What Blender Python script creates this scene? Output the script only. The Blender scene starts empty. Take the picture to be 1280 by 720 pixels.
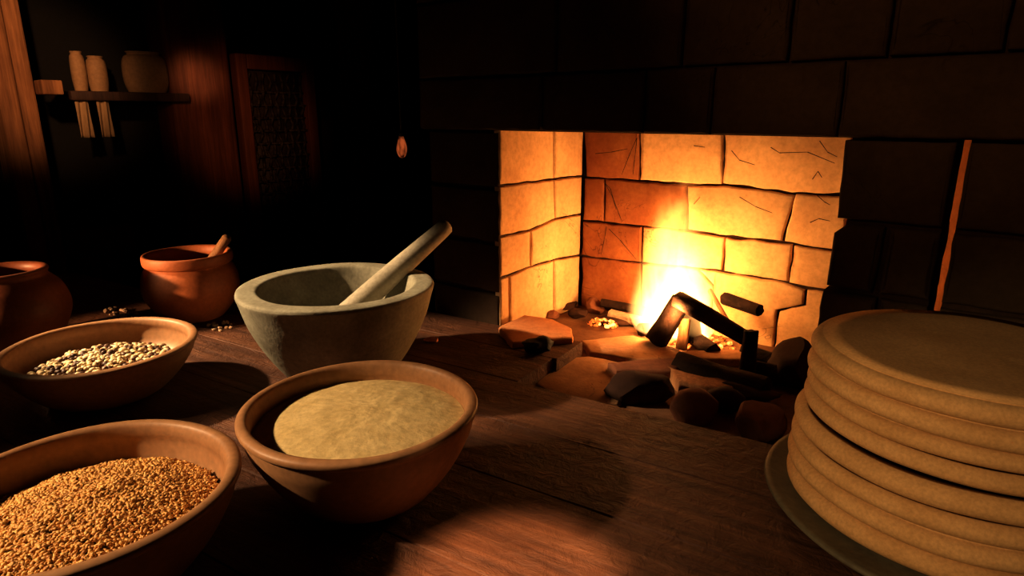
import bpy, bmesh, math, random
from mathutils import Vector, Matrix, noise
R = math.radians
C = bpy.context.scene.collection
T = 0.75                     # table top height
F = 800.0                    # focal length in pixels of a 1280x720 frame
TH = R(15.2)
cT, sT = math.cos(TH), math.sin(TH)
CAM = Vector((0, 0, T + 0.4))

# ------------------------------------------------------------------ helpers
def ray(u, v):
    x, y = (u - 640) / F, (v - 360) / F
    return Vector((x, cT - y * sT, -(y * cT + sT)))
def at_z(u, v, z):
    r = ray(u, v); t = (T + z - CAM.z) / r.z
    return CAM + r * t
def at_y(u, v, Y):
    r = ray(u, v); return CAM + r * (Y / r.y)
# fireplace frame: s along the wall to the right, d into the wall, z up from table level
FO = Vector((-0.023, 1.2, T))
FE = Vector((0.785, -0.62, 0)).normalized(); FN = Vector((0.62, 0.785, 0)).normalized()
FANG = math.atan2(FE.y, FE.x)
def fw(s, d, z): return FO + FE * s + FN * d + Vector((0, 0, z))
def fl(p):
    q = p - FO; return q.dot(FE), q.dot(FN), q.z
def on_d(u, v, d):           # pixel -> (s, z) on plane d
    r = ray(u, v); t = (FO + FN * d - CAM).dot(FN) / r.dot(FN)
    s, _, z = fl(CAM + r * t); return (s, z)
def on_s(u, v, s):           # pixel -> (d, z) on plane s
    r = ray(u, v); t = (FO + FE * s - CAM).dot(FE) / r.dot(FE)
    _, d, z = fl(CAM + r * t); return (d, z)

def empty(name, loc, label=None, cat=None, group=None, rz=0, kind=None):
    o = bpy.data.objects.new(name, None); C.objects.link(o)
    o.location = loc; o.rotation_euler = (0, 0, rz); o.empty_display_size = .05
    return tag(o, label, cat, group, kind)
def tag(o, label=None, cat=None, group=None, kind=None):
    if label: o['label'] = label
    if cat: o['category'] = cat
    if group: o['group'] = group
    if kind: o['kind'] = kind
    return o
def link(name, bm, mat, parent=None, smooth=True, loc=None, rz=None):
    me = bpy.data.meshes.new(name)
    bmesh.ops.recalc_face_normals(bm, faces=bm.faces)
    bm.to_mesh(me); bm.free()
    for m in (mat if isinstance(mat, (list, tuple)) else [mat]): me.materials.append(m)
    if smooth:
        for p in me.polygons: p.use_smooth = True
    o = bpy.data.objects.new(name, me); C.objects.link(o)
    if parent: o.parent = parent
    if loc is not None: o.location = loc
    if rz is not None: o.rotation_euler = (0, 0, rz)
    return o
def auto(o, ang=40):
    bm = bmesh.new(); bm.from_mesh(o.data)
    for e in bm.edges:
        if len(e.link_faces) == 2: e.smooth = e.calc_face_angle(0) < R(ang)
    bm.to_mesh(o.data); bm.free(); return o

def box(bm, x0, x1, y0, y1, z0, z1, bev=0, mi=0):
    vs = [bm.verts.new((x, y, z)) for x in (x0, x1) for y in (y0, y1) for z in (z0, z1)]
    fs = [bm.faces.new([vs[i] for i in f]) for f in ((0,1,3,2),(4,6,7,5),(0,4,5,1),(2,3,7,6),(0,2,6,4),(1,5,7,3))]
    for f in fs: f.material_index = mi
    if bev:
        es = list({e for f in fs for e in f.edges})
        bmesh.ops.bevel(bm, geom=es, offset=bev, segments=2, profile=.6, affect='EDGES')
    return fs
def lathe(bm, prof, n=64, wob=0, seed=0, freq=1.5, M=None):
    rings = []
    for r, z in prof:
        ring = []
        for i in range(n):
            a = 2 * math.pi * i / n
            k = 1
            if wob:
                k += wob * noise.noise(Vector((math.cos(a) * freq + seed, math.sin(a) * freq, z * 12 + seed)))
            dz = wob * min(.12, r * .8) * noise.noise(Vector((math.cos(a) * freq, math.sin(a) * freq + seed, 7.7))) if wob else 0
            p = Vector((r * k * math.cos(a), r * k * math.sin(a), z + dz))
            ring.append(bm.verts.new(M @ p if M else p))
            if r < 1e-6: break
        rings.append(ring)
    for A, B in zip(rings, rings[1:]):
        if len(A) == 1 and len(B) == 1: continue
        for i in range(n):
            j = (i + 1) % n
            if len(A) == 1: bm.faces.new((A[0], B[i], B[j]))
            elif len(B) == 1: bm.faces.new((A[i], A[j], B[0]))
            else: bm.faces.new((A[i], A[j], B[j], B[i]))
def smooth_prof(pts, n=6):
    out = []
    P = [pts[0]] + list(pts) + [pts[-1]]
    for i in range(1, len(P) - 2):
        for k in range(n):
            t = k / n
            def cr(a, b, c, d): return .5 * (2*b + (c-a)*t + (2*a-5*b+4*c-d)*t*t + (3*b-a-3*c+d)*t**3)
            out.append((max(0, cr(P[i-1][0], P[i][0], P[i+1][0], P[i+2][0])), cr(P[i-1][1], P[i][1], P[i+1][1], P[i+2][1])))
    out.append(pts[-1]); return out
def frame_to(p0, p1):
    z = (p1 - p0).normalized(); x = z.orthogonal().normalized(); y = z.cross(x)
    M = Matrix((x, y, z)).transposed().to_4x4(); M.translation = p0; return M
def rod(bm, p0, p1, prof, n=20, wob=0, seed=0, freq=1.5):
    """prof: (fraction along, radius)"""
    L = (p1 - p0).length
    lathe(bm, [(r, f * L) for f, r in prof], n, wob, seed, freq, frame_to(p0, p1))
def tube(bm, pts, r, n=8):
    for a, b in zip(pts, pts[1:]):
        rod(bm, a, b, [(0, 0), (0, r), (1, r), (1, 0)], n)
def rock(bm, c, size, seed, rough=.25, sub=3, rot=0, flat=None, angular=False):
    r = bmesh.ops.create_icosphere(bm, subdivisions=sub, radius=1)
    M = Matrix.Translation(c) @ Matrix.Rotation(rot, 4, 'Z')
    rnd = random.Random(seed)
    planes = [(Vector((rnd.gauss(0,1), rnd.gauss(0,1), rnd.gauss(0,1))).normalized(), rnd.uniform(.62, .9)) for _ in range(11)] if angular else []
    for v in r['verts']:
        p = v.co.copy()
        for nrm, h in planes:
            d = p.dot(nrm)
            if d > h: p -= nrm * (d - h)
        p *= 1 + rough * noise.noise(p * 1.3 + Vector((seed * 3.1, 0, seed))) + rough * .35 * noise.noise(p * 4 + Vector((seed, 5, 0)))
        p = Vector((p.x * size[0], p.y * size[1], p.z * size[2]))
        if flat is not None: p.z = max(p.z, -flat)
        v.co = M @ p

# ------------------------------------------------------------------ materials
def mat(name):
    m = bpy.data.materials.new(name); m.use_nodes = True
    nt = m.node_tree; nt.nodes.clear()
    out = nt.nodes.new('ShaderNodeOutputMaterial'); b = nt.nodes.new('ShaderNodeBsdfPrincipled')
    nt.links.new(b.outputs[0], out.inputs[0])
    return m, nt, b, out
def N(nt, t, **kw):
    n = nt.nodes.new(t)
    for k, v in kw.items():
        if k in n.inputs.keys(): n.inputs[k].default_value = v
        else: setattr(n, k, v)
    return n
def ramp(nt, src, stops):
    r = nt.nodes.new('ShaderNodeValToRGB')
    e = r.color_ramp.elements
    while len(e) < len(stops): e.new(.5)
    for i, (p, c) in enumerate(stops):
        e[i].position = p; e[i].color = (*c, 1) if len(c) == 3 else c
    nt.links.new(src, r.inputs[0]); return r.outputs[0]
def mix(nt, f, a, b, mode='MIX'):
    m = nt.nodes.new('ShaderNodeMix'); m.data_type = 'RGBA'; m.blend_type = mode
    for i, x in ((0, f), (6, a), (7, b)):
        if hasattr(x, 'links'): nt.links.new(x, m.inputs[i])
        else: m.inputs[i].default_value = x if not isinstance(x, tuple) else ((*x, 1) if len(x) == 3 else x)
    return m.outputs[2]
def coords(nt, scale=(1, 1, 1), rot=(0, 0, 0), kind='Object'):
    tc = nt.nodes.new('ShaderNodeTexCoord'); mp = nt.nodes.new('ShaderNodeMapping')
    mp.inputs['Scale'].default_value = scale; mp.inputs['Rotation'].default_value = rot
    nt.links.new(tc.outputs[kind], mp.inputs[0]); return mp.outputs[0]
def noise_n(nt, vec, scale, detail=4, rough=.55, dist=0):
    n = N(nt, 'ShaderNodeTexNoise', Scale=scale, Detail=detail, Roughness=rough, Distortion=dist)
    nt.links.new(vec, n.inputs['Vector']); return n.outputs['Fac']
def bump(nt, b, h, strength=.4, dist=.004, prev=None):
    n = N(nt, 'ShaderNodeBump', Strength=strength, Distance=dist)
    nt.links.new(h, n.inputs['Height'])
    if prev: nt.links.new(prev, n.inputs['Normal'])
    nt.links.new(n.outputs[0], b.inputs['Normal']); return n.outputs[0]
def simple(name, c1, c2, scale=20, rough=.7, bs=.3, bd=.003, stretch=(1, 1, 1), spec=.3, fine=120, stops=None):
    m, nt, b, o = mat(name)
    v = coords(nt, stretch)
    n = noise_n(nt, v, scale, 6, .6)
    col = ramp(nt, n, stops or [(.3, c1), (.7, c2)])
    f = noise_n(nt, v, fine, 3)
    col = mix(nt, .35, col, ramp(nt, f, [(.25, (.35, .35, .35)), (.7, (1.15, 1.15, 1.15))]), 'MULTIPLY')
    nt.links.new(col, b.inputs['Base Color'])
    b.inputs['Roughness'].default_value = rough; b.inputs['Specular IOR Level'].default_value = spec
    p = bump(nt, b, n, bs, bd * 2); bump(nt, b, f, bs * .7, bd * .5, p)
    return m

def stone_mat(name, c1, c2, cc, cracks=.5, scale=9, bs=.5):
    m, nt, b, o = mat(name)
    v = coords(nt)
    n = noise_n(nt, v, scale, 7, .62); f = noise_n(nt, v, 90, 5, .7)
    col = ramp(nt, n, [(.3, c1), (.68, c2)])
    col = mix(nt, .4, col, ramp(nt, f, [(.3, (.55, .5, .45)), (.6, (1.1, 1.1, 1.1))]), 'MULTIPLY')
    # hairline cracks: thin contour of a stretched noise, masked by another
    w = noise_n(nt, v, 7, 4, .6, 1.2)
    a = N(nt, 'ShaderNodeMath', operation='SUBTRACT'); nt.links.new(w, a.inputs[0]); a.inputs[1].default_value = .5
    ab = N(nt, 'ShaderNodeMath', operation='ABSOLUTE'); nt.links.new(a.outputs[0], ab.inputs[0])
    line = ramp(nt, ab.outputs[0], [(.0, (1, 1, 1)), (.006, (0, 0, 0))])
    msk = ramp(nt, noise_n(nt, v, 5.3, 2), [(.55, (0, 0, 0)), (.62, (1, 1, 1))])
    cr = mix(nt, 1.0, line, msk, 'MULTIPLY')
    sc = N(nt, 'ShaderNodeMath', operation='MULTIPLY'); nt.links.new(cr, sc.inputs[0]); sc.inputs[1].default_value = cracks
    col = mix(nt, sc.outputs[0], col, cc)
    nt.links.new(col, b.inputs['Base Color']); b.inputs['Roughness'].default_value = .9
    b.inputs['Specular IOR Level'].default_value = .15
    p = bump(nt, b, n, bs, .006); bump(nt, b, f, bs, .0015, p)
    return m
M_fire = stone_mat('fire_stone', (.60, .37, .19), (.78, .54, .29), (.09, .045, .02), .7, bs=.3)
M_redbrick = stone_mat('reddish_brick', (.22, .07, .03), (.38, .16, .06), (.04, .015, .01), .6, bs=.4)  # darker reddish brown brick for the left back blocks
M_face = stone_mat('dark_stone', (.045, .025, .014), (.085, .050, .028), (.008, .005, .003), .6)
M_joint = simple('dark_mortar', (.03, .014, .008), (.06, .03, .016), 30, .95, .5)
M_hearth = stone_mat('hearth_stone', (.26, .13, .065), (.42, .24, .12), (.05, .02, .01), .6)
M_hearthdark = stone_mat('dark_hearth', (.12, .055, .028), (.22, .115, .058), (.03, .012, .006), .6)  # darker variant of the hearth stone, for the slab
M_slab = stone_mat('hearth_brick', (.42, .17, .07), (.55, .25, .10), (.1, .04, .02), .4)
M_rock = stone_mat('rubble', (.12, .045, .025), (.24, .10, .05), (.03, .01, .008), .3)
M_rockdark = stone_mat('dark_rubble', (.022, .010, .006), (.055, .024, .014), (.01, .005, .004), .3)
M_clay = simple('terracotta', (.34, .105, .04), (.47, .165, .065), 14, .55, .12, .002, spec=.35, fine=160)
M_claydark = simple('brown_clay', (.15, .045, .02), (.24, .08, .035), 14, .5, .12, .002, spec=.35, fine=160)
M_bowl = simple('bowl_clay', (.36, .18, .082), (.47, .255, .125), 10, .5, .10, .002, spec=.35, fine=140)
M_granite = simple('granite', (.22, .20, .145), (.36, .34, .26), 26, .8, .35, .002, spec=.25, fine=210)
M_pestle = simple('pestle_stone', (.33, .29, .22), (.47, .42, .33), 18, .75, .35, .002, spec=.25, fine=190)
M_bread = simple('flatbread', (.52, .31, .125), (.66, .42, .19), 16, .85, .10, .003, spec=.12, fine=320)
M_plate = simple('plate_stone', (.10, .085, .05), (.17, .15, .09), 22, .6, .3, .003, spec=.3, fine=150)
M_char = simple('charred_wood', (.012, .007, .005), (.05, .024, .014), 14, .9, .8, .006, (1, 1, 1), .15, 70)
M_coal = simple('coal', (.006, .005, .004), (.02, .015, .012), 25, .7, .6, .004, fine=90)
M_iron = simple('dark_metal', (.02, .016, .013), (.04, .03, .025), 20, .55, .2)
M_cloth = simple('pale_cloth', (.30, .19, .10), (.42, .28, .15), 12, .95, .3, .004, (1, 1, .3))
M_jarpale = simple('pale_crock', (.30, .18, .09), (.40, .25, .13), 8, .7, .2)
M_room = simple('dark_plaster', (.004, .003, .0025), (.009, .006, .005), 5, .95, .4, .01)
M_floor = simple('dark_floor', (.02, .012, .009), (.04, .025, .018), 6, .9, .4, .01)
M_mesh = simple('dark_weave', (.012, .008, .006), (.05, .035, .025), 30, .6, .5)

def wood_mat(name, c1, c2, c3, axis=0, rough=.6, scale=1.0, bs=.5, chips=0):
    m, nt, b, o = mat(name)
    st = [14, 14, 14]; st[axis] = 1.2
    v = coords(nt, [x * scale for x in st])
    n = noise_n(nt, v, 3.2, 8, .65, .6)
    st2 = [70, 70, 70]; st2[axis] = 3
    g = noise_n(nt, coords(nt, [x * scale for x in st2]), 3, 4, .7)
    col = ramp(nt, n, [(.25, c1), (.5, c2), (.75, c3)])
    col = mix(nt, .6, col, ramp(nt, g, [(.3, (.35, .33, .32)), (.62, (1.2, 1.2, 1.2))]), 'MULTIPLY')
    big = noise_n(nt, coords(nt), 6, 3)
    col = mix(nt, .5, col, ramp(nt, big, [(.3, (.55, .5, .5)), (.7, (1.2, 1.2, 1.2))]), 'MULTIPLY')
    nt.links.new(col, b.inputs['Base Color']); b.inputs['Roughness'].default_value = rough
    b.inputs['Specular IOR Level'].default_value = .25
    p = bump(nt, b, n, bs, .004); p = bump(nt, b, g, bs, .0015, p)
    if chips:
        ch = noise_n(nt, coords(nt, (1, 1, 1)), 42, 6, .68, .8)
        bump(nt, b, ch, chips, .006, p)
    return m
M_table = wood_mat('table_wood', (.045, .017, .009), (.10, .041, .020), (.175, .078, .038), 0, .62, 1, .6, .8)
M_tleg = wood_mat('table_leg_wood', (.03, .015, .01), (.06, .03, .02), (.09, .045, .028), 2)
M_post = wood_mat('post_wood', (.13, .055, .022), (.28, .13, .055), (.42, .21, .09), 2, .8, .6, .8)
M_red = wood_mat('red_wood', (.07, .022, .012), (.14, .045, .022), (.22, .075, .035), 2, .7, .6, .6)
M_spoon = wood_mat('spoon_wood', (.25, .13, .06), (.36, .20, .10), (.46, .27, .14), 2, .6)
M_split = wood_mat('split_wood', (.20, .085, .035), (.38, .18, .075), (.52, .27, .12), 2, .8, .6, .8)

# grains coloured one by one
def grain_mat(name, stops, rough=.5, spec=.4):
    m, nt, b, o = mat(name)
    g = nt.nodes.new('ShaderNodeNewGeometry')
    nt.links.new(ramp(nt, g.outputs['Random Per Island'], stops), b.inputs['Base Color'])
    b.inputs['Roughness'].default_value = rough; b.inputs['Specular IOR Level'].default_value = spec
    return m
M_wheat = grain_mat('golden_grain', [(0, (.42, .18, .045)), (.2, (.64, .33, .09)), (.7, (.78, .44, .135)), (1, (.86, .54, .20))])
M_beans = grain_mat('cream_beans', [(0, (.07, .03, .015)), (.34, (.12, .05, .02)), (.37, (.62, .46, .25)), (1, (.86, .70, .44))])
M_meal = simple('pale_meal', (.58, .43, .20), (.72, .56, .29), 40, .9, .25, .004, (1, 1, 1), .1, 170)

def emit_mat(name, stops, strength, scale=30):
    m, nt, b, o = mat(name)
    n = noise_n(nt, coords(nt), scale, 4, .7)
    col = ramp(nt, n, stops)
    nt.links.new(ramp(nt, n, [(.3, (.03, .012, .008)), (.6, (.2, .07, .03))]), b.inputs['Base Color'])
    nt.links.new(col, b.inputs['Emission Color']); b.inputs['Emission Strength'].default_value = strength
    b.inputs['Roughness'].default_value = .9
    return m
M_ember = emit_mat('glowing_ember', [(.40, (0, 0, 0)), (.52, (.8, .12, .01)), (.66, (1, .55, .15))], 3.0, 60)
M_ash = simple('ash', (.30, .20, .13), (.55, .42, .30), 40, .95, .5, .004)

def flame_mat(Ht, Rd):
    m = bpy.data.materials.new('flame_glow'); m.use_nodes = True
    nt = m.node_tree; nt.nodes.clear()
    out = nt.nodes.new('ShaderNodeOutputMaterial'); em = nt.nodes.new('ShaderNodeEmission')
    nt.links.new(em.outputs[0], out.inputs['Volume'])
    tc = nt.nodes.new('ShaderNodeTexCoord')
    def mth(op, a, b=None, clamp=False):
        n = nt.nodes.new('ShaderNodeMath'); n.operation = op; n.use_clamp = clamp
        for i, x in enumerate((a, b)):
            if x is None: continue
            if hasattr(x, 'links'): nt.links.new(x, n.inputs[i])
            else: n.inputs[i].default_value = x
        return n.outputs[0]
    mp = nt.nodes.new('ShaderNodeMapping'); mp.inputs['Scale'].default_value = (1, 1, .42)
    nt.links.new(tc.outputs['Object'], mp.inputs[0])
    nz = N(nt, 'ShaderNodeTexNoise', Scale=22, Detail=4, Roughness=.6, Distortion=.8); nt.links.new(mp.outputs[0], nz.inputs['Vector'])
    nz2 = N(nt, 'ShaderNodeTexNoise', Scale=11, Detail=2); nt.links.new(mp.outputs[0], nz2.inputs['Vector'])
    sep = nt.nodes.new('ShaderNodeSeparateXYZ'); nt.links.new(tc.outputs['Object'], sep.inputs[0])
    z = mth('DIVIDE', sep.outputs[2], Ht, True)
    # sideways wander that grows with height
    sepn = nt.nodes.new('ShaderNodeSeparateColor'); nt.links.new(nz2.outputs['Color'], sepn.inputs[0])
    wx = mth('MULTIPLY', mth('SUBTRACT', sepn.outputs[0], .5), mth('MULTIPLY', z, .10))
    wy = mth('MULTIPLY', mth('SUBTRACT', sepn.outputs[1], .5), mth('MULTIPLY', z, .10))
    x = mth('ADD', sep.outputs[0], wx); y = mth('ADD', sep.outputs[1], wy)
    r = mth('SQRT', mth('ADD', mth('MULTIPLY', x, x), mth('MULTIPLY', y, y)))
    prof = mth('MULTIPLY', mth('POWER', mth('SUBTRACT', 1.0, z), .55), Rd)
    body = mth('SUBTRACT', 1.0, mth('DIVIDE', r, mth('ADD', prof, .002)), True)
    body = mth('POWER', body, 1.3)
    vert = mth('POWER', mth('SUBTRACT', 1.0, z, True), 1.6)
    wisps = mth('MULTIPLY', mth('SUBTRACT', nz.outputs['Fac'], mth('ADD', .28, mth('MULTIPLY', z, .17))), 3.2, True)
    d = mth('MULTIPLY', mth('MULTIPLY', body, vert), wisps)
    nt.links.new(mth('MULTIPLY', d, 640), em.inputs['Strength'])
    nt.links.new(ramp(nt, z, [(0, (1, .50, .15)), (.35, (1, .42, .10)), (1, (1, .22, .03))]), em.inputs['Color'])
    return m

# ------------------------------------------------------------------ stone block facing
def inset(poly, g):
    n = len(poly); out = []
    area = sum(poly[i][0]*poly[(i+1) % n][1] - poly[(i+1) % n][0]*poly[i][1] for i in range(n))
    if area < 0: poly = poly[::-1]
    for i in range(n):
        p0, p1, p2 = (Vector(poly[(i + k) % n]) for k in (-1, 0, 1))
        e1 = (p1 - p0).normalized(); e2 = (p2 - p1).normalized()
        n1 = Vector((-e1.y, e1.x)); n2 = Vector((-e2.y, e2.x))
        b = n1 + n2; k = max(.35, 1 + n1.dot(n2))
        out.append(p1 + b * (g / k))
    return out
def densify(P, step, jit, seed):
    out = []; n = len(P)
    for i in range(n):
        a, b = P[i], P[(i + 1) % n]; m = max(1, int((b - a).length / step))
        for k in range(m):
            p = a.lerp(b, k / m)
            o = Vector((noise.noise(Vector((p.x * 38, p.y * 38, seed))), noise.noise(Vector((p.x * 38, p.y * 38, seed + 9))))) * jit
            out.append(p + o)
    return out
def block(bm, poly, to3, depth=.014, gap=.0035, bev=.004, seed=0, mi=0, jit=.002, proud=0):
    """poly in plane coords; to3(a, b, h) gives the 3-D point h in front of the plane"""
    base = densify(inset(poly, gap), .012, jit, seed)
    n = len(base)
    lev = [(0, -depth), (0, -bev + proud), (bev * .35, -bev * .3 + proud), (bev * 1.1, proud)]
    rings = []
    for ins, h in lev:
        if ins:
            Q = []
            for i in range(n):
                e = base[(i + 1) % n] - base[i - 1]
                nn = Vector((-e.y, e.x)).normalized() if e.length > 1e-9 else Vector((0, 0))
                Q.append(base[i] + nn * ins)
        else: Q = base
        rings.append([bm.verts.new(to3(q.x, q.y, h)) for q in Q])
    for A, B in zip(rings, rings[1:]):
        for i in range(n):
            f = bm.faces.new((A[i], A[(i+1) % n], B[(i+1) % n], B[i])); f.material_index = mi
    f = bm.faces.new(rings[-1]); f.material_index = mi
    bmesh.ops.triangulate(bm, faces=[f])

# ------------------------------------------------------------------ fireplace
fp = empty('fireplace', FO, 'stone block fireplace with a bright fire burning in its square opening', 'fireplace', rz=FANG)
def F3(s, d, z): return Vector((s, d, z))       # local to the fireplace empty
BD = .289
def back(*px): return [on_d(u, v, BD) for u, v in px]
def left(*px): return [on_s(u, v, 0) for u, v in px]
def front(*px): return [on_d(u, v, 0) for u, v in px]
tb = lambda s, z, h: F3(s, BD - h, z)
tl = lambda d, z, h: F3(0 + h, d, z)
tf = lambda s, z, h: F3(s, -h, z)
bm = bmesh.new()
B = [
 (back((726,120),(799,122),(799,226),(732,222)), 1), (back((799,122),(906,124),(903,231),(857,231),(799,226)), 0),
 (back((906,124),(1070,128),(1062,244),(989,241),(903,231)), 0),
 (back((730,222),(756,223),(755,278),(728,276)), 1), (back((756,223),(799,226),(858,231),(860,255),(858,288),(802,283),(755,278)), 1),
 (back((858,231),(903,231),(993,242),(986,275),(978,303),(907,296),(858,288)), 0),
 (back((993,242),(1062,245),(1056,315),(1026,311),(978,303)), 0),
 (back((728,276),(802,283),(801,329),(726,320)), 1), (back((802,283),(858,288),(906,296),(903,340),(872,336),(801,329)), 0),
 (back((906,296),(978,303),(992,305),(985,354),(903,340)), 0), (back((992,305),(1026,311),(1056,316),(1052,367),(1020,362),(985,354)), 0),
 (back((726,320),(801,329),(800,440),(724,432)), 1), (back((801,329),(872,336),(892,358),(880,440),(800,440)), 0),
 (back((872,336),(903,340),(985,354),(1007,362),(1004,381),(972,389),(962,470),(880,470),(892,358)), 0),
 (back((1007,362),(1020,362),(1052,367),(1048,500),(962,480),(972,389),(1004,381)), 0)]
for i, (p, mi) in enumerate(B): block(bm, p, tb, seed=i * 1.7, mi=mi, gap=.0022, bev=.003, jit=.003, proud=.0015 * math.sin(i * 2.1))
# backing mortar and the traced fissures
box(bm, -.012, .80, BD + .009, BD + .07, -.06, .56, mi=2)
def crack(px, w=.0016):
    P = [Vector(p) for p in back(*px)]
    for a, b in zip(P, P[1:]):
        e = (b - a).normalized(); nn = Vector((-e.y, e.x)) * w * .5
        vs = [bm.verts.new(tb(q.x, q.y, .0028)) for q in (a - nn, b - nn * .6, b + nn * .6, a + nn)]
        f = bm.faces.new(vs); f.material_index = 2
for c in ([(757,229),(766,245),(778,276)], [(757,229),(764,236),(771,262)], [(762,286),(776,300),(796,324)], [(759,283),(756,300),(752,318)],
          [(797,172),(789,190),(778,218)], [(797,172),(794,200),(792,218)], [(925,246),(945,258),(966,266)], [(964,184),(975,191),(1010,190),(1044,204)],
          [(915,188),(925,200),(944,206)], [(1025,176),(1035,190),(1047,196)], [(1016,224),(1023,214),(1028,222)], [(1022,244),(1031,252),(1038,256)],
          [(1013,278),(1024,273),(1038,276)], [(868,255),(876,246)], [(745,192),(765,190),(785,186)], [(868,182),(882,184)]):
    crack(c)
back_o = auto(link('back_wall', bm, [M_fire, M_redbrick, M_joint], fp), 50)
# left cheek of the opening
bm = bmesh.new()
L = [left((622,120),(693,122),(693,224),(622,233)), left((693,122),(736,122),(732,219.5),(693,224)),
     left((622,233),(693,224),(695,274),(664,288),(622,297)), left((693,224),(732,219.5),(730,267),(695,274)),
     left((622,297),(664,288),(664,334),(622,350)), left((664,288),(695,274),(730,267),(728,318.5),(693,325),(664,334)),
     left((622,350),(637,345),(638,450),(621,455)), left((637,345),(664,334),(693,325),(693,420),(638,450)), left((693,325),(728,318.5),(728,412),(693,420))]
for i, p in enumerate(L): block(bm, [(max(0.0, min(a, BD)), b) for a, b in p], tl, seed=20 + i, gap=.0022, bev=.003, jit=.0022)
auto(link('side_wall', bm, [M_fire], fp), 50)
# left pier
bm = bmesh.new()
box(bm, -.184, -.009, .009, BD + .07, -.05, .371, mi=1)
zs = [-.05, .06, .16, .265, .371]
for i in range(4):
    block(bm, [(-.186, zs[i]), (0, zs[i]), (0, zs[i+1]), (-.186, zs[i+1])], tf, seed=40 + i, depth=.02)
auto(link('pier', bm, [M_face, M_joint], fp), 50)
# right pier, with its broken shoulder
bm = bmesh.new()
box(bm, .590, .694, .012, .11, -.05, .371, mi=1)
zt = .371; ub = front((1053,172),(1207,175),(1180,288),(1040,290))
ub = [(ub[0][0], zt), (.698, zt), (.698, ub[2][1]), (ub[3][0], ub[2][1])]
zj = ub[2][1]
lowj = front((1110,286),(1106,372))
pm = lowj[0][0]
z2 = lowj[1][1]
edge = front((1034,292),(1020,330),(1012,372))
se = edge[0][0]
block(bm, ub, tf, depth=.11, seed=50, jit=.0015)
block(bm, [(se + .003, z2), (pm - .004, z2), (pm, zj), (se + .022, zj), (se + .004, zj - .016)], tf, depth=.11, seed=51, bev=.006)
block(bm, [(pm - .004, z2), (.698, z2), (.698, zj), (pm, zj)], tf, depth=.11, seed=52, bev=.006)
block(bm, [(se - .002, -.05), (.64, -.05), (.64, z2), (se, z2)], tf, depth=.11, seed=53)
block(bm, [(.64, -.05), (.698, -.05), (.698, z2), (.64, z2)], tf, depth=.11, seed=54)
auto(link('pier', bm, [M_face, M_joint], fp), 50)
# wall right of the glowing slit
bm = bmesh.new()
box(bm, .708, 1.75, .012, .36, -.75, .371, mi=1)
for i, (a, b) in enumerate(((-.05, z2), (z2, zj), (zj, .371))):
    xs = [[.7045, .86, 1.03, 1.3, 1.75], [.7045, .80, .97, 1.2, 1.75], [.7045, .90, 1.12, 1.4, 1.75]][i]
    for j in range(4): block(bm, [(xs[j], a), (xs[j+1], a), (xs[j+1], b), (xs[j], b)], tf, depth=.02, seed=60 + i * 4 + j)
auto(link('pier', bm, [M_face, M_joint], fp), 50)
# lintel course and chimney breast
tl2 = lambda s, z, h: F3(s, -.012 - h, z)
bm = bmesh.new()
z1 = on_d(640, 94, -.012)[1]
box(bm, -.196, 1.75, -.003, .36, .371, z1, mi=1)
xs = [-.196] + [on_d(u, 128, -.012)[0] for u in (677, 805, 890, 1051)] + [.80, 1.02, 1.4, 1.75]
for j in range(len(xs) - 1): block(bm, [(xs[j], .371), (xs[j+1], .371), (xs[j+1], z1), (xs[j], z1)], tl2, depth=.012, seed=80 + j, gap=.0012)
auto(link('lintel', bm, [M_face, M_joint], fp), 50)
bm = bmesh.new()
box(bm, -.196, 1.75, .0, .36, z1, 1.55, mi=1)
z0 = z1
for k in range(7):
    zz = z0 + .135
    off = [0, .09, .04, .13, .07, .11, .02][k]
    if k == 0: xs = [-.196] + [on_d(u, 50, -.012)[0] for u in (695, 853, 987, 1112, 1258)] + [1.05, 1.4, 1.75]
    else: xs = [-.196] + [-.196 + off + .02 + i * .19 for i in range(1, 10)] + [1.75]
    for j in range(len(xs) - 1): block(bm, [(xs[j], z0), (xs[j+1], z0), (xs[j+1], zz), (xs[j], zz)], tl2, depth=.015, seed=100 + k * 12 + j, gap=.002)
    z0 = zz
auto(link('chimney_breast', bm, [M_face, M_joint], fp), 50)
# hearth: slab, masonry base, right inner wall
bm = bmesh.new()
HZ = -.031
box(bm, -.196, .80, -.235, .37, HZ - .06, HZ, .004)
hearth = link('hearth_slab', bm, M_hearthdark, fp)
bm = bmesh.new(); box(bm, -.18, .70, -.215, .36, -.75, HZ - .06)
link('hearth_base', bm, M_face, fp)
bm = bmesh.new()
cv = [[bm.verts.new((s, d, z)) for s, d in ((.752, .030), (.80, .030), (.80, .289), (.632, .289))] for z in (HZ, .371)]
for A in cv: bm.faces.new(A)
for i in range(4): bm.faces.new((cv[0][i], cv[0][(i+1) % 4], cv[1][(i+1) % 4], cv[1][i]))
link('side_wall', bm, M_slab, fp, False)  # splay added to catch firelight and brighten the slit

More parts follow.
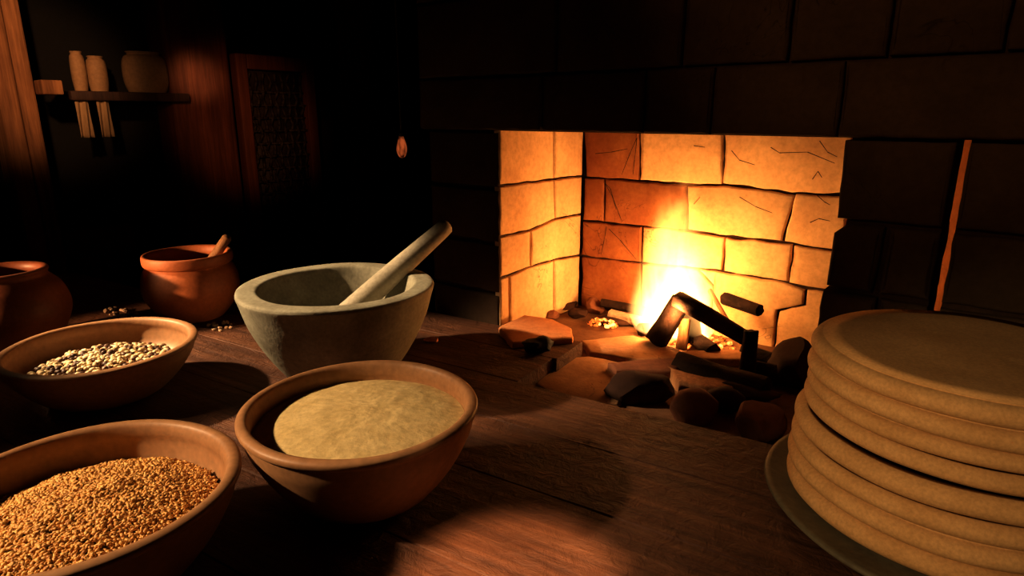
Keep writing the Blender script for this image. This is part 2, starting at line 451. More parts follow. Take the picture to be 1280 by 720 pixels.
# ------------------------------------------------------------------ fire things on the hearth
HW = T + HZ
def hz(u, v, h=0): return at_z(u, v, HZ + h)
def log(name, p0, p1, r, label, m=M_char, seed=0, taper=.85, cat='log', group=None, wob=.22, n=22):
    o0 = (p0 + p1) / 2
    bm = bmesh.new()
    k = 9
    prof = [(0, 0), (0, r * .82), (.015, r)] + [(.02 + .96 * i / k, r * (1 + (taper - 1) * i / k)) for i in range(k + 1)] + [(.99, r * taper), (1, r * taper * .8), (1, 0)]
    rod(bm, p0 - o0, p1 - o0, prof, n, wob, seed, 1.7)
    o = link(name, bm, m, None, loc=o0); auto(o, 50)
    return tag(o, label, cat, group)
def dpt(u, v, d):            # point on the plane d behind the fireplace face
    s, z = on_d(u, v, d); return fw(s, d, z)
def up(p, h): return Vector((p.x, p.y, HW + h))
FC = hz(843, 418)            # foot of the flame
g = 'logs in the fire'
log('firewood_log', up(dpt(818, 436, .135), .014), dpt(853, 374, .165), .0215, 'charred log leaning left foot down in the fire, left leg of the peaked pair', seed=1, group=g)
log('firewood_log', dpt(846, 373, .145), dpt(934, 424, .115), .0165, 'long charred log sloping down to the right from the peak of the leaning pair', seed=2, group=g)
log('firewood_log', up(dpt(862, 440, .190), .010), dpt(857, 378, .200), .021, 'short thick log standing upright behind the peak of the leaning pair', seed=3, group=g)
log('firewood_log', up(dpt(852, 428, .15), .006), dpt(857, 398, .165), .011, 'short stub of wood standing between the two leaning logs', seed=14, m=M_split, group=g)
log('firewood_log', up(dpt(868, 432, .20), .014), up(dpt(893, 436, .16), .014), .016, 'short blackened log lying under the right leaning log', seed=4, group=g)
log('firewood_log', up(dpt(752, 383, .255), .030), up(dpt(812, 378, .255), .032), .0095, 'thin dark log lying at the back left of the fire', seed=5, group=g)
log('firewood_log', up(dpt(762, 398, .235), .013), up(dpt(815, 397, .235), .014), .013, 'ash grey split log lying just in front of the back left log', seed=6, m=M_ash, group=g)
log('firewood_log', dpt(905, 373, .22), dpt(950, 388, .19), .0125, 'stub of charred log propped at the right of the fire against the pale stones', seed=7, group=g)
log('firewood_stick', dpt(887, 362, .235), up(dpt(940, 408, .19), .006), .0045, 'thin burnt stick sloping beside the stub of log on the right', seed=8, cat='stick', m=M_split)
log('firewood_log', up(dpt(932, 400, .20), .014), up(dpt(1012, 412, .17), .014), .0125, 'dark branch lying flat at the far right back of the hearth', seed=9, group=g)
log('firewood_log', up(dpt(936, 452, .085), .013), dpt(939, 413, .095), .014, 'short black stump standing at the lower end of the long sloping log', seed=10, group=g)
log('firewood_log', up(dpt(846, 452, .055), .016), up(dpt(962, 470, .035), .020), .0215, 'thick blackened log lying across the front of the fire', seed=11, group=g)
log('firewood_log', up(dpt(800, 424, .19), .012), up(dpt(818, 418, .22), .012), .014, 'round black log end left of the leaning pair', seed=12, group=g)
log('firewood_log', up(dpt(945, 436, .11), .016), up(dpt(1003, 432, .12), .016), .017, 'dark log end lying beside the right pier', seed=15, group=g)

# split plank in front
def slab(name, px, h0, h1, m, label, cat, seed=0, bev=.004, z=HZ, d=None):
    P = [at_z(u, v, z + h1) for u, v in px]
    c = sum(P, Vector()) / len(P); c.z = T + z + h0
    bm = bmesh.new()
    block(bm, [((p - c).x, (p - c).y) for p in P], lambda a, b, h: Vector((a, b, h1 - h0 + h)), depth=h1 - h0, gap=0, bev=bev, seed=seed, jit=.004)
    return tag(auto(link(name, bm, m, None, loc=c), 50), label, cat)
slab('split_plank', [(833,457),(850,462),(880,470),(950,474),(948,484),(880,484),(850,478)], .001, .022, M_split, 'pale split piece of wood lying in front of the thick front log', 'firewood', 3)
slab('hearth_stone', [(727,425),(790,418),(850,436),(850,446),(800,450),(738,440)], .0, .012, M_hearth, 'flat pale stone under the left edge of the fire', 'stone', 5)
slab('hearth_stone', [(668,480),(706,446),(737,444),(792,455),(800,470),(772,506),(700,498)], .0, .008, M_hearth, 'flat wide brown stone between the table edge and the fire', 'stone', 6)
slab('hearth_stone', [(760,452),(800,449),(852,446),(858,452),(840,464),(772,462)], .008, .021, M_rock, 'thin dark stone flake lying on the wide brown stone', 'stone', 7)
slab('hearth_stone', [(846,447),(856,437),(920,436),(942,441),(940,449)], .0, .014, M_hearth, 'pale flat stone under the front of the burning logs', 'stone', 8)
def boulder(u, v, size, label, m=M_rock, seed=0, name='hearth_rock', cat='rock', z=HZ, rot=0, ang=True, rough=.18, group=None, sub=3):
    p = at_z(u, v, z); bm = bmesh.new()
    rock(bm, Vector((0, 0, size[2] * .8)), size, seed, rough, sub, rot, flat=size[2] * .8, angular=ang)
    o = link(name, bm, m, None, loc=p); auto(o, 35); return tag(o, label, cat, group)
boulder(800, 500, (.056, .036, .026), 'dark angular rock beside the wide brown stone, leftmost in front of the fire', M_rockdark, 1)
boulder(866, 526, (.036, .030, .027), 'rounded reddish rock at the middle of the table edge', M_rock, 2, ang=False, rot=.4)
boulder(950, 545, (.045, .036, .029), 'big reddish rock by the plate of flatbreads', M_rock, 5, rot=.8)
boulder(905, 512, (.032, .024, .020), 'small brown rock wedged between the two reddish rocks', M_rockdark, 7, ang=False)
boulder(990, 478, (.042, .045, .042), 'dark squarish rock against the right pier', M_rockdark, 9, rot=.3)
boulder(925, 498, (.070, .024, .014), 'long low dark rock behind the two reddish rocks', M_rockdark, 11, rot=-.5)
boulder(742, 392, (.024, .02, .022), 'pink grey lump of burnt brick at the back left of the hearth', M_rock, 12)
boulder(700, 386, (.05, .035, .012), 'low dark heap of ash stone at the foot of the left inner wall', M_rockdark, 13)
boulder(772, 404, (.05, .03, .008), 'flat patch of blackened cinder beside the ash grey log', M_rockdark, 14, ang=False)
boulder(722, 398, (.022, .016, .014), 'small dark stone in front of the pink grey lump', M_rockdark, 31)
boulder(764, 388, (.03, .02, .015), 'dark stone tucked behind the ash grey log', M_rockdark, 32)
boulder(690, 398, (.02, .016, .010), 'small brown stone between ash heap and orange brick', M_rock, 33)
boulder(960, 420, (.018, .016, .016), 'small dark stone right of the black stump', M_rockdark, 34)
# embers: glowing crumbs nobody could count
def scatter(name, centre, rx, ry, n, r0, r1, m, label, cat, seed, z=HZ, lift=.5):
    rnd = random.Random(seed); bm = bmesh.new()
    for i in range(n):
        a = rnd.uniform(0, 6.283); q = math.sqrt(rnd.random()); r = rnd.uniform(r0, r1)
        rock(bm, Vector((rx * q * math.cos(a), ry * q * math.sin(a), r * lift)), (r, r * rnd.uniform(.6, 1), r * rnd.uniform(.5, .8)), i + seed, .3, 1, rnd.uniform(0, 3))
    o = link(name, bm, m, None, False, loc=Vector((centre.x, centre.y, T + z)), rz=FANG)
    return tag(o, label, cat, None, 'stuff')
scatter('embers', hz(872, 428), .075, .05, 60, .004, .009, M_ember, 'glowing embers and ash under the burning logs', 'embers', 3)
scatter('embers', hz(752, 410), .035, .022, 34, .003, .007, M_ember, 'glowing ember crumbs on the cinders left of the fire', 'embers', 5, HZ + .008)
# flame
FH, FR = .37, .080
bm = bmesh.new()
lathe(bm, [(0, 0), (FR * .95, .0), (FR * 1.3, .05), (FR * 1.25, .12), (FR * 1.05, .19), (FR * .7, .25), (0, FH)], 24)
fl_o = link('flame', bm, flame_mat(FH, FR * 1.25), None, loc=up(dpt(838, 414, .212), .012), rz=FANG); fl_o.scale = (1, .62, 1)
tag(fl_o, 'bright yellow flame rising from the burning logs', 'flame')

# ------------------------------------------------------------------ table
TA = Vector((.005, .922, T)); TAe = Vector((.852, -.524, 0)).normalized(); TAn = Vector((.524, .852, 0)).normalized()
TANG = math.atan2(TAe.y, TAe.x)
def tw(a, b, z=0): return TA + TAe * a + TAn * b + Vector((0, 0, z))
tbl = empty('wooden_table', Vector((TA.x, TA.y, 0)) + TAe * -.2 + TAn * -.4, 'long dark rough wooden plank table carrying the bowls, pots and breads', 'table', rz=TANG)
def plank(b0, b1, a0, a1, seed, name='plank', drop=0):
    bm = bmesh.new(); n = max(4, int((a1 - a0) / .03)); th = .028
    rows = []
    for i in range(n + 1):
        a = a0 + (a1 - a0) * i / n
        j0 = .0007 * noise.noise(Vector((a * 14, b0 * 9, seed))); j1 = .0007 * noise.noise(Vector((a * 14, b1 * 9, seed)))
        ch = .0014
        sec = [(b0 + .0002 + j0, -th), (b0 + .0002 + j0, -ch), (b0 + ch + j0, 0), (b1 - ch + j1, 0), (b1 - .0002 + j1, -ch), (b1 - .0002 + j1, -th)]
        rows.append([bm.verts.new((a + .2, b + .4, T + z - drop)) for b, z in sec])
    for A, B2 in zip(rows, rows[1:]):
        for k in range(6): bm.faces.new((A[k], A[(k+1) % 6], B2[(k+1) % 6], B2[k]))
    bm.faces.new(rows[0]); bm.faces.new(rows[-1][::-1])
    return auto(link(name, bm, M_table, tbl), 40)
plank(.115, .216, -.47, .012, 1); plank(.0, .115, -.85, .004, 2); plank(0, .075, .43, .99, 3)
bs = [0, -.125, -.245, -.385, -.50, -.63, -.75, -.88, -1.0]
for i in range(8): plank(bs[i+1], bs[i], -1.35 + .02 * (i % 3), 1.25, 4 + i)
for a in (-1.2, .95):
    for b in (-.10, -.9):
        bm = bmesh.new(); box(bm, a - .035 + .2, a + .035 + .2, b - .035 + .4, b + .035 + .4, 0, T - .028, .006); link('leg', bm, M_tleg, tbl)
for b in (-.10, -.9):
    bm = bmesh.new(); box(bm, -1.165 + .2, .915 + .2, b - .012 + .4, b + .012 + .4, T - .10, T - .028, .003); link('apron', bm, M_tleg, tbl)

# ------------------------------------------------------------------ bowls, pots, mortar
def bowl_prof(r, h, th=.011, foot=.5):
    o = [(0, 0), (r * foot * .9, 0), (r * foot, .003), (r * (foot + .12), h * .12), (r * .80, h * .40), (r * .93, h * .70), (r * .965, h * .86), (r * .972, h * .90),
         (r, h * .925), (r * 1.0, h * .975), (r - th * .5, h), (r - th, h * .975), (r - th * 1.25, h * .88), (r * .888, h * .74), (r * .80, h * .46), (r * .48, h * .20), (0, h * .14)]
    return o[:1] + smooth_prof(o[1:-1], 4) + o[-1:]
def dish(name, x, y, r, h, label, cat='bowl', m=M_bowl, group=None, seed=0, prof=None):
    bm = bmesh.new(); lathe(bm, prof or bowl_prof(r, h), 96, .012, seed, 1.2)
    o = link(name, bm, m, None, loc=(x, y, T)); return tag(o, label, cat, group)
G = 'shallow clay bowls'
RB = (-.160, .622, .1235, .106); GB = (-.3668, .4826, .1249, .0952); BB = (-.5959, .8742, .126, .080)
dish('clay_bowl', *RB, 'shallow tan clay bowl filled with smooth pale meal, in front of the stone mortar', group=G, seed=2)
dish('clay_bowl', *GB, 'shallow tan clay bowl of golden grain in the near left corner', group=G, seed=5)
dish('clay_bowl', *BB, 'shallow brown clay bowl with cream speckled beans, behind the bowl of grain', group=G, seed=8)

# contents
def mound(x, y, z, r, dome, m, name, label, cat, bumpy=.0, seed=0, sx=0, sy=0):
    bm = bmesh.new(); n = 96; rings = []
    K = 40
    for k in range(K + 1):
        q = k / K; ring = []
        for i in range(n):
            a = 2 * math.pi * i / n; px, py = r * q * math.cos(a), r * q * math.sin(a)
            zz = dome * (1 - q ** 2.2) + sx * px + sy * py + bumpy * noise.noise(Vector((px * 55 + seed, py * 55, 0))) + bumpy * .6 * noise.noise(Vector((px * 140, py * 140, seed)))
            ring.append(bm.verts.new((px, py, zz)))
            if k == 0: break
        rings.append(ring)
    for A, B2 in zip(rings, rings[1:]):
        for i in range(n):
            j = (i + 1) % n
            bm.faces.new((A[0], B2[i], B2[j]) if len(A) == 1 else (A[i], B2[i], B2[j], A[j]))
    o = link(name, bm, m, None, loc=(x, y, T + z)); return tag(o, label, cat, None, 'stuff')
mound(RB[0], RB[1], RB[3] * .79, RB[2] * .89, .012, M_meal, 'pale_meal', 'smooth pale yellow ground meal filling the clay bowl before the mortar', 'ground meal', .0007, 3)

def seeds(name, x, y, z, r, dome, n, size, m, label, cat, seed, tiltx=0, layers=1, asp=.55):
    """loose grains lying on a mound; one mesh"""
    rnd = random.Random(seed)
    me = bpy.data.meshes.new(name); V = []; FC_ = []
    t = bmesh.new(); bmesh.ops.create_icosphere(t, subdivisions=1 if size < .005 else 2, radius=1)
    tv = [v.co.copy() for v in t.verts]; tf_ = [[v.index for v in f.verts] for f in t.faces]; t.free()
    # base heap under the grains
    for i in range(n):
        q = math.sqrt((i + .5) / n); a = i * 2.399963 + rnd.uniform(-.35, .35); q = min(1, q * rnd.uniform(.97, 1.02))
        px, py = r * q * math.cos(a), r * q * math.sin(a)
        zz = dome * (1 - q ** 2) + tiltx * px + rnd.uniform(-.0012, .0018) * size / .004 + .0025 * noise.noise(Vector((px * 40, py * 40, seed)))
        L = size * rnd.uniform(.8, 1.2); M = Matrix.Translation((px, py, zz)) @ Matrix.Rotation(rnd.uniform(0, 6.28), 4, 'Z') @ Matrix.Rotation(rnd.gauss(0, .35), 4, 'Y') @ Matrix.Diagonal((L, L * asp, L * asp * .9, 1))
        b0 = len(V)
        V += [M @ p for p in tv]; FC_ += [[b0 + k for k in f] for f in tf_]
    me.from_pydata(V, [], FC_); me.materials.append(m)
    for p in me.polygons: p.use_smooth = True
    o = bpy.data.objects.new(name, me); C.objects.link(o); o.location = (x, y, T + z)
    return tag(o, label, cat, None, 'stuff')
seeds('grain', GB[0], GB[1], GB[3] * .62, GB[2] * .83, .022, 9500, .0027, M_wheat, 'golden grain heaped in the near left clay bowl', 'grain', 4)
seeds('beans', BB[0] + .002, BB[1] - .002, BB[3] * .58, BB[2] * .70, .010, 620, .0052, M_beans, 'cream and dark speckled beans in the brown clay bowl', 'beans', 6, asp=.72)
# (dark bed of beans beneath the top layer)
MX, MY, MR, MH = -.2751, .9746, .1521, .1424
mp = [(0, 0), (.078, 0), (.086, .004), (.100, .02), (.121, .055), (.137, .09), (.146, .122), (.150, .135), (.1500, .139), (.1465, .1424),
      (.128, .1424), (.121, .1415), (.117, .136), (.108, .112), (.092, .082), (.068, .058), (.035, .047), (0, .045)]
mo = dish('stone_mortar', MX, MY, MR, MH, 'large grey green stone mortar with a thick flat rim', 'mortar', M_granite, seed=11, prof=mp[:1] + smooth_prof(mp[1:-1], 3) + mp[-1:])
# pestle
pb = Vector((MX - .018, MY + .044, T + .062)); pt = at_y(562, 279, 1.08)
bm = bmesh.new()
rod(bm, pb - pb, pt - pb, [(0, 0), (.004, .010), (.02, .016), (.05, .0195), (.10, .0205), (.3, .0200), (.6, .0180), (.85, .0155), (.94, .0145), (.975, .0135), (.993, .008), (1, 0)], 32, .03, 3, 1.3)
tag(link('pestle', bm, M_pestle, None, loc=pb), 'pale tapered stone pestle leaning out of the mortar', 'pestle')

def pot(name, x, y, prof, label, m, seed, cat='pot'):
    bm = bmesh.new(); lathe(bm, prof[:1] + smooth_prof(prof[1:-1], 5) + prof[-1:], 80, .012, seed, 1.2)
    return tag(link(name, bm, m, None, loc=(x, y, T)), label, cat)
k = .0818
PX, PY = -.6498, 1.2543
pot2p = [(0, 0), (.052, 0), (.058, .004), (.073, .022), (.088, .050), (.0905, .075), (.085, .098), (.079, .108), (.0775, .111), (.082, .114), (.0835, .122), (.0825, .131), (.079, .1335), (.073, .131), (.070, .120), (.074, .105), (.080, .075), (.076, .045), (.055, .018), (0, .012)]
pot('clay_pot', PX, PY, pot2p, 'round reddish terracotta pot with a collared rim and a wooden handle in it', M_clay, 3)
bm = bmesh.new()
sp0 = Vector((PX - .01, PY - .02, T + .035)); sp1 = at_y(286, 294, PY + .02)
rod(bm, Vector(), sp1 - sp0, [(0, 0), (.0, .010), (.04, .013), (.2, .011), (.9, .0095), (.96, .0095), (.99, .006), (1, 0)], 20, .04, 2)
tag(link('wooden_spoon', bm, M_spoon, None, loc=sp0), 'short wooden spoon handle sticking out of the terracotta pot', 'spoon')
JX, JY = -.8848, 1.0766
jp = [(0, 0), (.055, 0), (.062, .004), (.078, .025), (.092, .058), (.0925, .082), (.083, .108), (.071, .122), (.066, .127), (.0655, .132), (.068, .138), (.064, .1415), (.057, .139), (.054, .130), (.060, .118), (.078, .098), (.082, .07), (.07, .03), (.05, .016), (0, .012)]
pot('clay_jar', JX, JY, jp, 'squat dark brown clay jar at the left edge of the table', M_claydark, 6, 'jar')

# ------------------------------------------------------------------ flatbreads on a plate
PLX, PLY = .4545, .581
bm = bmesh.new()
lathe(bm, [(0, 0), (.14, 0), (.162, .003), (.177, .008), (.1805, .0115), (.179, .0145), (.174, .0145), (.162, .011), (.14, .008), (0, .008)], 96, .02, 4, 1.6)
tag(link('stone_plate', bm, M_plate, None, loc=(PLX, PLY, T)), 'dark stone plate under the stack of flatbreads', 'plate')
which = ['bottom flatbread of the stack, resting on the dark stone plate', 'second flatbread from the bottom of the stack', 'third flatbread from the bottom of the stack',
         'fourth flatbread from the bottom, topmost of the four wider breads', 'fourth flatbread from the top, lowest of the four narrower breads', 'third flatbread from the top of the stack',
         'flatbread just under the top one in the stack', 'top flatbread of the stack, pale round with its whole face showing']
spec = [(.455, .5915, .1545, .0232), (.455, .592, .1545, .0204), (.4555, .593, .1540, .0204), (.456, .594, .1535, .0226),
        (.461, .5985, .1480, .0190), (.4625, .600, .1475, .0176), (.462, .601, .1485, .0196), (.463, .602, .1480, .0208)]
zb = .0085
for i, (x, y, r, h) in enumerate(spec):
    bm = bmesh.new(); pr = []
    for kk in range(13):
        t = -math.pi / 2 + math.pi * kk / 12
        pr.append((r - h * .62 + h * .62 * math.cos(t), h / 2 + h / 2 * math.sin(t)))
    ins = [(r * q, h * (1.0 + .05 * math.sin(q * 9 + i))) for q in (.93, .8, .6, .4, .2)]
    bot = [(r * q, 0.0) for q in (.2, .5, .8)]
    lathe(bm, [(0, 0.0)] + bot + pr + ins + [(0, h)], 112, .012, i * 2.3, 1.7)
    tag(link('flatbread', bm, M_bread, None, loc=(x, y, T + zb), rz=i * 1.1), 'round tan ' + which[i] if i < 7 else which[i], 'flatbread', 'stacked flatbreads')
    zb += h * 1.0

# ------------------------------------------------------------------ small things lying about the table's far side
boulder(671, 440, (.028, .018, .017), 'jagged black lump of coal on the ledge by the brick', M_coal, 21, name='coal_lump', cat='coal', z=0, rough=.3)
slab('hearth_brick', [(622,408),(655,393),(690,398),(716,410),(716,422),(690,424),(640,428)], .0005, .012, M_slab, 'flat orange brick at the foot of the left pier', 'brick', 9, z=0)
boulder(539, 428, (.016, .008, .006), 'small reddish clay shard right of the mortar', M_clay, 23, name='clay_shard', cat='shard', z=0)
scatter('husk_crumbs', at_z(152, 392, 0), .06, .022, 26, .003, .007, M_ash, 'pale husk crumbs on the table left of the terracotta pot', 'crumbs', 31, 0)
scatter('husk_crumbs', at_z(275, 408, 0), .045, .03, 16, .003, .006, M_ash, 'pale husk crumbs on the table between pot and mortar', 'crumbs', 37, 0)

# ------------------------------------------------------------------ room
def wallbox(name, corners, z0, z1, m, kind='structure'):
    bm = bmesh.new()
    lo = [bm.verts.new((x, y, z0)) for x, y in corners]; hi = [bm.verts.new((x, y, z1)) for x, y in corners]
    n = len(corners)
    bm.faces.new(lo[::-1]); bm.faces.new(hi)
    for i in range(n): bm.faces.new((lo[i], lo[(i+1) % n], hi[(i+1) % n], hi[i]))
    o = link(name, bm, m, None, False); o['kind'] = kind; return o
def FQ(s0, s1, d0, d1): return [tuple(fw(s, d, 0)[:2]) for s, d in ((s0, d0), (s1, d0), (s1, d1), (s0, d1))]
SL, DB, DF = -1.55, 1.25, -2.6
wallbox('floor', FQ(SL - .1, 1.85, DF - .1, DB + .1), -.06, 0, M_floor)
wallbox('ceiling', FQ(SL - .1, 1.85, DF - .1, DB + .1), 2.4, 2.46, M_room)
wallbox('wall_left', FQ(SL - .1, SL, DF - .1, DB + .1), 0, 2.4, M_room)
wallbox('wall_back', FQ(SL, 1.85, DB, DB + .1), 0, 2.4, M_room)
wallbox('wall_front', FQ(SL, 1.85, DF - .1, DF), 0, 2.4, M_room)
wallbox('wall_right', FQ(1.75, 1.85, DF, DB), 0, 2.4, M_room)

# posts and furnishings along the left wall (fireplace frame, x = s, y = d)
def on_left(u, v, s):        # point of a plane parallel to the left wall
    d, z = on_s(u, v, s); return fw(s, d, z)
def beam(bm, s0, s1, d0, d1, z0, z1, bev=.006): box(bm, s0, s1, d0, d1, z0, z1, bev)
# weathered post near left
p = on_left(20, 100, -1.38); s_, d_, _ = fl(p)
d2 = fl(on_left(52, 150, -1.38))[1]; d1 = fl(on_left(4, 150, -1.38))[1]
o = empty('timber_post', fw(-1.38, (d1 + d2) / 2, -T), 'rough weathered timber post at the far left edge', 'post', rz=FANG)
w = (d2 - d1) / 2
bm = bmesh.new(); beam(bm, -.11, 0, -w, w * .05, 0, 2.4, .008); link('plank', bm, M_post, o)
bm = bmesh.new(); beam(bm, -.11, -.004, w * .08, w, 0, 2.4, .008); link('plank', bm, M_post, o)
bm = bmesh.new(); zz = on_s(62, 109, -1.36)[1] + T; beam(bm, -.01, .05, w, w + .05, zz - .02, zz + .018, .004); link('peg', bm, M_post, o)
# low rail right of the post
dA = on_s(84, 305, -1.42)[0]; dBk, zR = on_s(168, 293, -1.42)
bm = bmesh.new(); beam(bm, -.05, .0, 0, dBk - dA, -.05, .035, .005)
r_o = tag(link('wooden_rail', bm, M_red, None, loc=fw(-1.42, dA, zR), rz=FANG), 'low dark wooden rail between the weathered post and the broad post', 'rail')
bm = bmesh.new(); beam(bm, -.05, 0, .02, .08, -(zR + T - .0), -.05, .004); link('leg', bm, M_red, r_o)
bm = bmesh.new(); beam(bm, -.05, 0, dBk - dA - .1, dBk - dA - .04, -(zR + T - .0), -.05, .004); link('leg', bm, M_red, r_o)
# shelf with crocks and hanging cloths
s5 = -1.44
dS0, zS = on_s(78, 112, s5); dS1 = on_s(225, 112, s5)[0]
bm = bmesh.new(); beam(bm, SL - s5 + .0, .06, dS0, dS1, zS - .03, zS - .004, .003)
tag(link('wall_shelf', bm, M_tleg, None, loc=fw(s5, 0, 0), rz=FANG), 'dark wall shelf with pale crocks, left of the broad post', 'shelf')
for i, (u0, u1, vt, lab, m) in enumerate(((84, 103, 62, 'tall narrow pale crock at the left end of the shelf', M_jarpale), (105, 130, 68, 'tall pale crock second from the left on the shelf', M_jarpale),
                                   (150, 204, 62, 'widest pale crock on the wall shelf', M_jarpale), (206, 219, 76, 'dim crock at the right end of the shelf', M_claydark))):
    a, zt_ = on_s(u0, vt, s5); b, _ = on_s(u1, vt, s5); r = (b - a) / 2; h = zt_ - zS
    bm = bmesh.new()
    pr = [(0, 0), (r * .8, 0), (r * .86, h * .03), (r, h * .3), (r, h * .68), (r * .88, h * .88), (r * .7, h * .94), (r * .78, h), (r * .66, h), (r * .6, h * .9), (0, h * .85)]
    rr = min(1, .055 / r)
    lathe(bm, pr[:1] + smooth_prof(pr[1:-1], 3) + pr[-1:], 32, M=Matrix.Diagonal((rr, 1, 1, 1)))
    tag(link('crock', bm, m, None, loc=fw(s5, (a + b) / 2, zS - .004), rz=FANG), lab, 'crock', 'crocks on the wall shelf')
for (u0, u1, v0, v1, lab) in ((92, 119, 116, 172, 'left of two pale cloths hanging under the shelf'), (119, 144, 116, 171, 'right of two pale cloths hanging under the shelf')):
    a, za = on_s(u0, v0, s5 + .05); b, zb_ = on_s(u1, v1, s5 + .05)
    a2 = on_s(u0 - 8, v0, s5 + .05)[0]
    bm = bmesh.new(); rows = []
    nx, nz_ = 18, 14
    for j in range(nz_ + 1):
        row = []
        for i in range(nx + 1):
            x = a + (b - a) * i / nx; z = (zS - .03) + (zb_ - (zS - .03)) * j / nz_
            row.append(bm.verts.new((.045 + .008 * math.sin(i * .62 + j * .1) * (.4 + .6 * j / nz_), x, z)))
        rows.append(row)
    for A, B2 in zip(rows, rows[1:]):
        for i in range(nx): bm.faces.new((A[i], A[i+1], B2[i+1], B2[i]))
    o = link('hanging_cloth', bm, M_cloth, None, loc=fw(s5, 0, 0), rz=FANG)
    sm = o.modifiers.new('thick', 'SOLIDIFY'); sm.thickness = .004
    tag(o, lab, 'cloth', 'cloths under the shelf')
# broad dark post
a = on_s(226, 200, -1.42)[0]; b = on_s(300, 200, -1.42)[0]
bm = bmesh.new(); beam(bm, SL + 1.42, 0, a, b, -T, 2.4 - T, .012)
tag(link('broad_post', bm, M_red, None, loc=fw(-1.42, 0, 0), rz=FANG), 'broad reddish wooden post behind the terracotta pot', 'post')
# framed dark mesh panel
s6 = -1.40
a, zt1 = on_s(294, 66, s6); b, _ = on_s(392, 78, s6)
fr = empty('framed_panel', fw(s6, (a + b) / 2, -T), 'tall narrow reddish wooden frame around a dark woven panel', 'framed panel', rz=FANG)
w = (b - a) / 2; top = zt1 + T; fwid = .04
for y0, y1, z0, z1_ in ((-w, -w + fwid, 0, top), (w - fwid, w, 0, top), (-w + fwid, w - fwid, top - .05, top), (-w + fwid, w - fwid, .0, .08)):
    bm = bmesh.new(); beam(bm, -.045, 0, y0, y1, z0, z1_, .005); link('frame_bar', bm, M_red, fr)
bm = bmesh.new(); rnd = random.Random(4)
box(bm, -.04, -.030, -w + fwid, w - fwid, .08, top - .05)
for i in range(9):
    y = -w + fwid + (2 * w - 2 * fwid) * (i + .5) / 9
    pts = [Vector((-.022 + .006 * (-1) ** (i + k), y + .004 * math.sin(k * 1.9 + i), .09 + k * (top - .15) / 40)) for k in range(41)]
    tube(bm, pts, .0055, 6)
for k in range(26):
    z = .1 + k * (top - .18) / 26
    pts = [Vector((-.020 - .006 * (-1) ** (i + k), -w + fwid + (2 * w - 2 * fwid) * i / 9, z)) for i in range(10)]
    tube(bm, pts, .0045, 6)
link('woven_panel', bm, M_mesh, fr)
# narrow dark door frame deeper along the wall
a = on_s(428, 150, s6)[0]; b = on_s(478, 150, s6)[0]
df = empty('dark_cupboard', fw(s6, (a + b) / 2, -T), 'barely visible dark narrow cupboard beside the framed panel', 'cupboard', rz=FANG)
w = (b - a) / 2
bm = bmesh.new(); beam(bm, SL - s6 + .002, -.02, -w, w, 0, 1.9); link('carcass', bm, M_mesh, df)
bm = bmesh.new(); beam(bm, -.019, 0, -w + .01, w - .01, .05, 1.85, .006); dr = link('door', bm, M_red, df)
bm = bmesh.new(); rock(bm, Vector((.014, w * .6, 1.0)), (.014, .014, .014), 2, .02, 2); link('knob', bm, M_iron, dr)
# small hanging teardrop by the fireplace; its shine is put in as emission
lp = fw(-.262, .03, on_d(502, 182, .03)[1])
lp = at_y(502, 182, lp.y)
la = empty('hanging_teardrop', lp, 'tiny reddish teardrop hanging left of the fireplace, its shine put in as glow', 'hanging object')
mg, nt, b_, o_ = mat('teardrop_glow'); b_.inputs['Base Color'].default_value = (.3, .06, .02, 1); b_.inputs['Emission Color'].default_value = (1, .22, .06, 1)
gz = noise_n(nt, coords(nt, (1, 1, .4)), 60, 2)
mm = N(nt, 'ShaderNodeMath', operation='MULTIPLY'); nt.links.new(ramp(nt, gz, [(.42, (0, 0, 0)), (.62, (1, 1, 1))]), mm.inputs[0]); mm.inputs[1].default_value = .4
nt.links.new(mm.outputs[0], b_.inputs['Emission Strength'])
bm = bmesh.new(); lathe(bm, smooth_prof([(0, -.026), (.007, -.022), (.0115, -.008), (.009, .008), (.004, .020), (0, .026)], 4), 20); link('drop_body', bm, mg, la)
bm = bmesh.new(); rod(bm, Vector((0, 0, .019)), Vector((0, 0, .030)), [(0, 0), (0, .006), (.8, .006), (1, .003), (1, 0)], 12); link('cap', bm, M_iron, la)
bm = bmesh.new(); rod(bm, Vector((0, 0, .028)), Vector((0, 0, 2.4 - lp.z)), [(0, 0), (0, .0018), (1, .0018), (1, 0)], 6); link('cord', bm, M_iron, la)

# ------------------------------------------------------------------ lights
def lamp(kind, name, loc, energy, col, radius=.05, target=None, size=None, blend=1.0):
    l = bpy.data.lights.new(name, kind); l.energy = energy; l.color = col
    l.shadow_soft_size = radius
    if kind == 'SPOT': l.spot_size = R(size); l.spot_blend = blend
    o = bpy.data.objects.new(name, l); C.objects.link(o); o.location = loc
    if target is not None: o.rotation_euler = (Vector(target) - Vector(loc)).to_track_quat('-Z', 'Y').to_euler()
    return o
WARM = (1, .70, .40)
K = Vector((-1.85, .56, T + 1.15))
lamp('SPOT', 'key_light', (-1.80, .26, T + 1.15), 235, WARM, .045, (-.33, .53, T), 17.5, .35)
lamp('SPOT', 'key_light', (-1.75, .98, T + 1.02), 330, WARM, .035, (-.40, .98, T + .06), 18, .3)
lamp('SPOT', 'patch_light', (-.20, .16, T + .95), 150, (1, .6, .3), .02, (.0, .475, T), 12, .5)  # added spot with no fixture, only brightens a patch of tabletop
lamp('SPOT', 'table_light', K, 7, WARM, .05, (.22, .60, T), 20, .9)
lamp('SPOT', 'bread_light', (-.55, -.12, T + .54), 30, (1, .64, .32), .05, (.43, .56, T + .08), 20, .8)
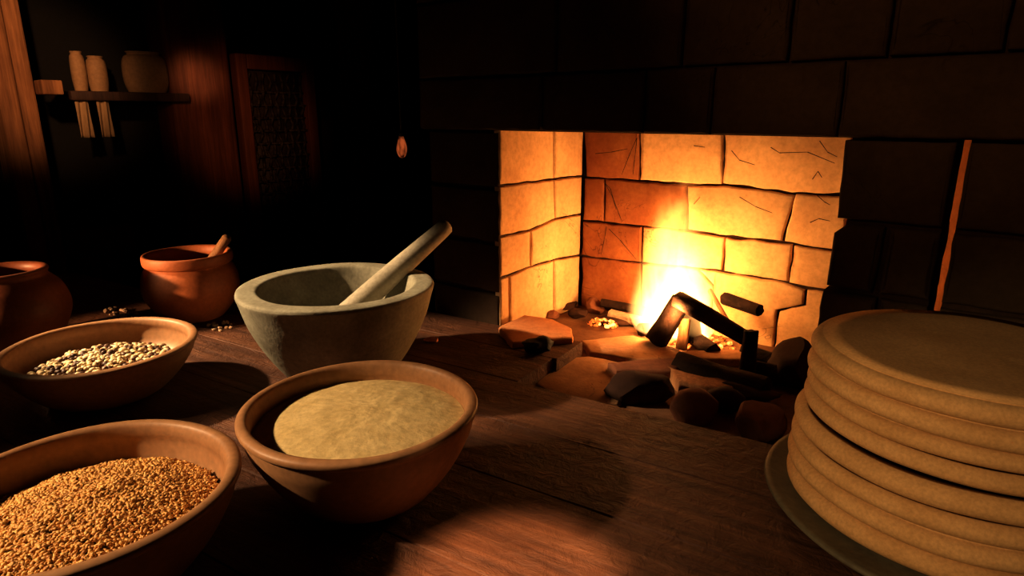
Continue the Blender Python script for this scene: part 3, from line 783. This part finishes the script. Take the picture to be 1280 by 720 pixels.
lamp('SPOT', 'pot_light', (-1.82, .37, T + .38), 230, (1, .55, .25), .02, (-.68, 1.23, T + .05), 15, .5)  # added spot without a fixture, brightens the terracotta pot
lamp('SPOT', 'breast_light', (-1.0, -.4, T + 1.1), 28, (1, .48, .2), .04, (CAM + ray(1262, -120) * .72), 26, .7)  # weak spot added to make lintel and breast visible, no fixture there
lamp('SPOT', 'post_light', (-.55, .45, T + .95), 100, (1, .50, .22), .04, tuple(on_left(16, 70, -1.38)), 20, .8)
lamp('SPOT', 'shelf_light', (-.3, .2, T + .55), 7, (1, .5, .22), .05, tuple(on_left(150, 105, -1.42)), 13, .9)
lamp('SPOT', 'broad_post_light', (-.3, .2, T + .55), 170, (1, .56, .26), .03, tuple(on_left(248, 98, -1.42)), 4.6, 1.0)
lamp('SPOT', 'frame_light', (-.3, .4, T + .75), 48, (1, .36, .15), .05, tuple(on_left(305, 150, -1.40)), 16, .9)  # reddish spot added to lift the dark frame, no fixture there
fc = up(dpt(842, 390, .19), .075)
FIRE = (1, .49, .17)
aim = fw(.16, .75, .22)
lamp('POINT', 'fire_light', fc, 2.2, FIRE, .014)
lamp('POINT', 'fire_light', up(dpt(848, 340, .19), .15), .8, FIRE, .014)
lamp('SPOT', 'fire_glow', up(dpt(846, 380, .12), .09), 2.5, FIRE, .014, aim, 172, .35)
lamp('SPOT', 'fire_glow', up(dpt(850, 330, .12), .17), 1.45, FIRE, .014, aim, 172, .35)
w = bpy.data.worlds.new('World'); bpy.context.scene.world = w; w.use_nodes = True
w.node_tree.nodes['Background'].inputs[0].default_value = (.02, .008, .004, 1)
w.node_tree.nodes['Background'].inputs[1].default_value = .12

# ------------------------------------------------------------------ camera and view
cam = bpy.data.cameras.new('Camera'); co = bpy.data.objects.new('Camera', cam); C.objects.link(co)
co.location = CAM; co.rotation_euler = (math.pi / 2 - TH, 0, 0)
cam.lens = 36 * F / 1280; cam.sensor_width = 36; cam.clip_start = .01
sc = bpy.context.scene; sc.camera = co
sc.view_settings.view_transform = 'Standard'; sc.view_settings.look = 'None'
sc.view_settings.gamma = .84; sc.view_settings.exposure = .18
sc.cycles.use_denoising = True
sc.cycles.volume_step_rate = .35; sc.cycles.volume_max_steps = 128
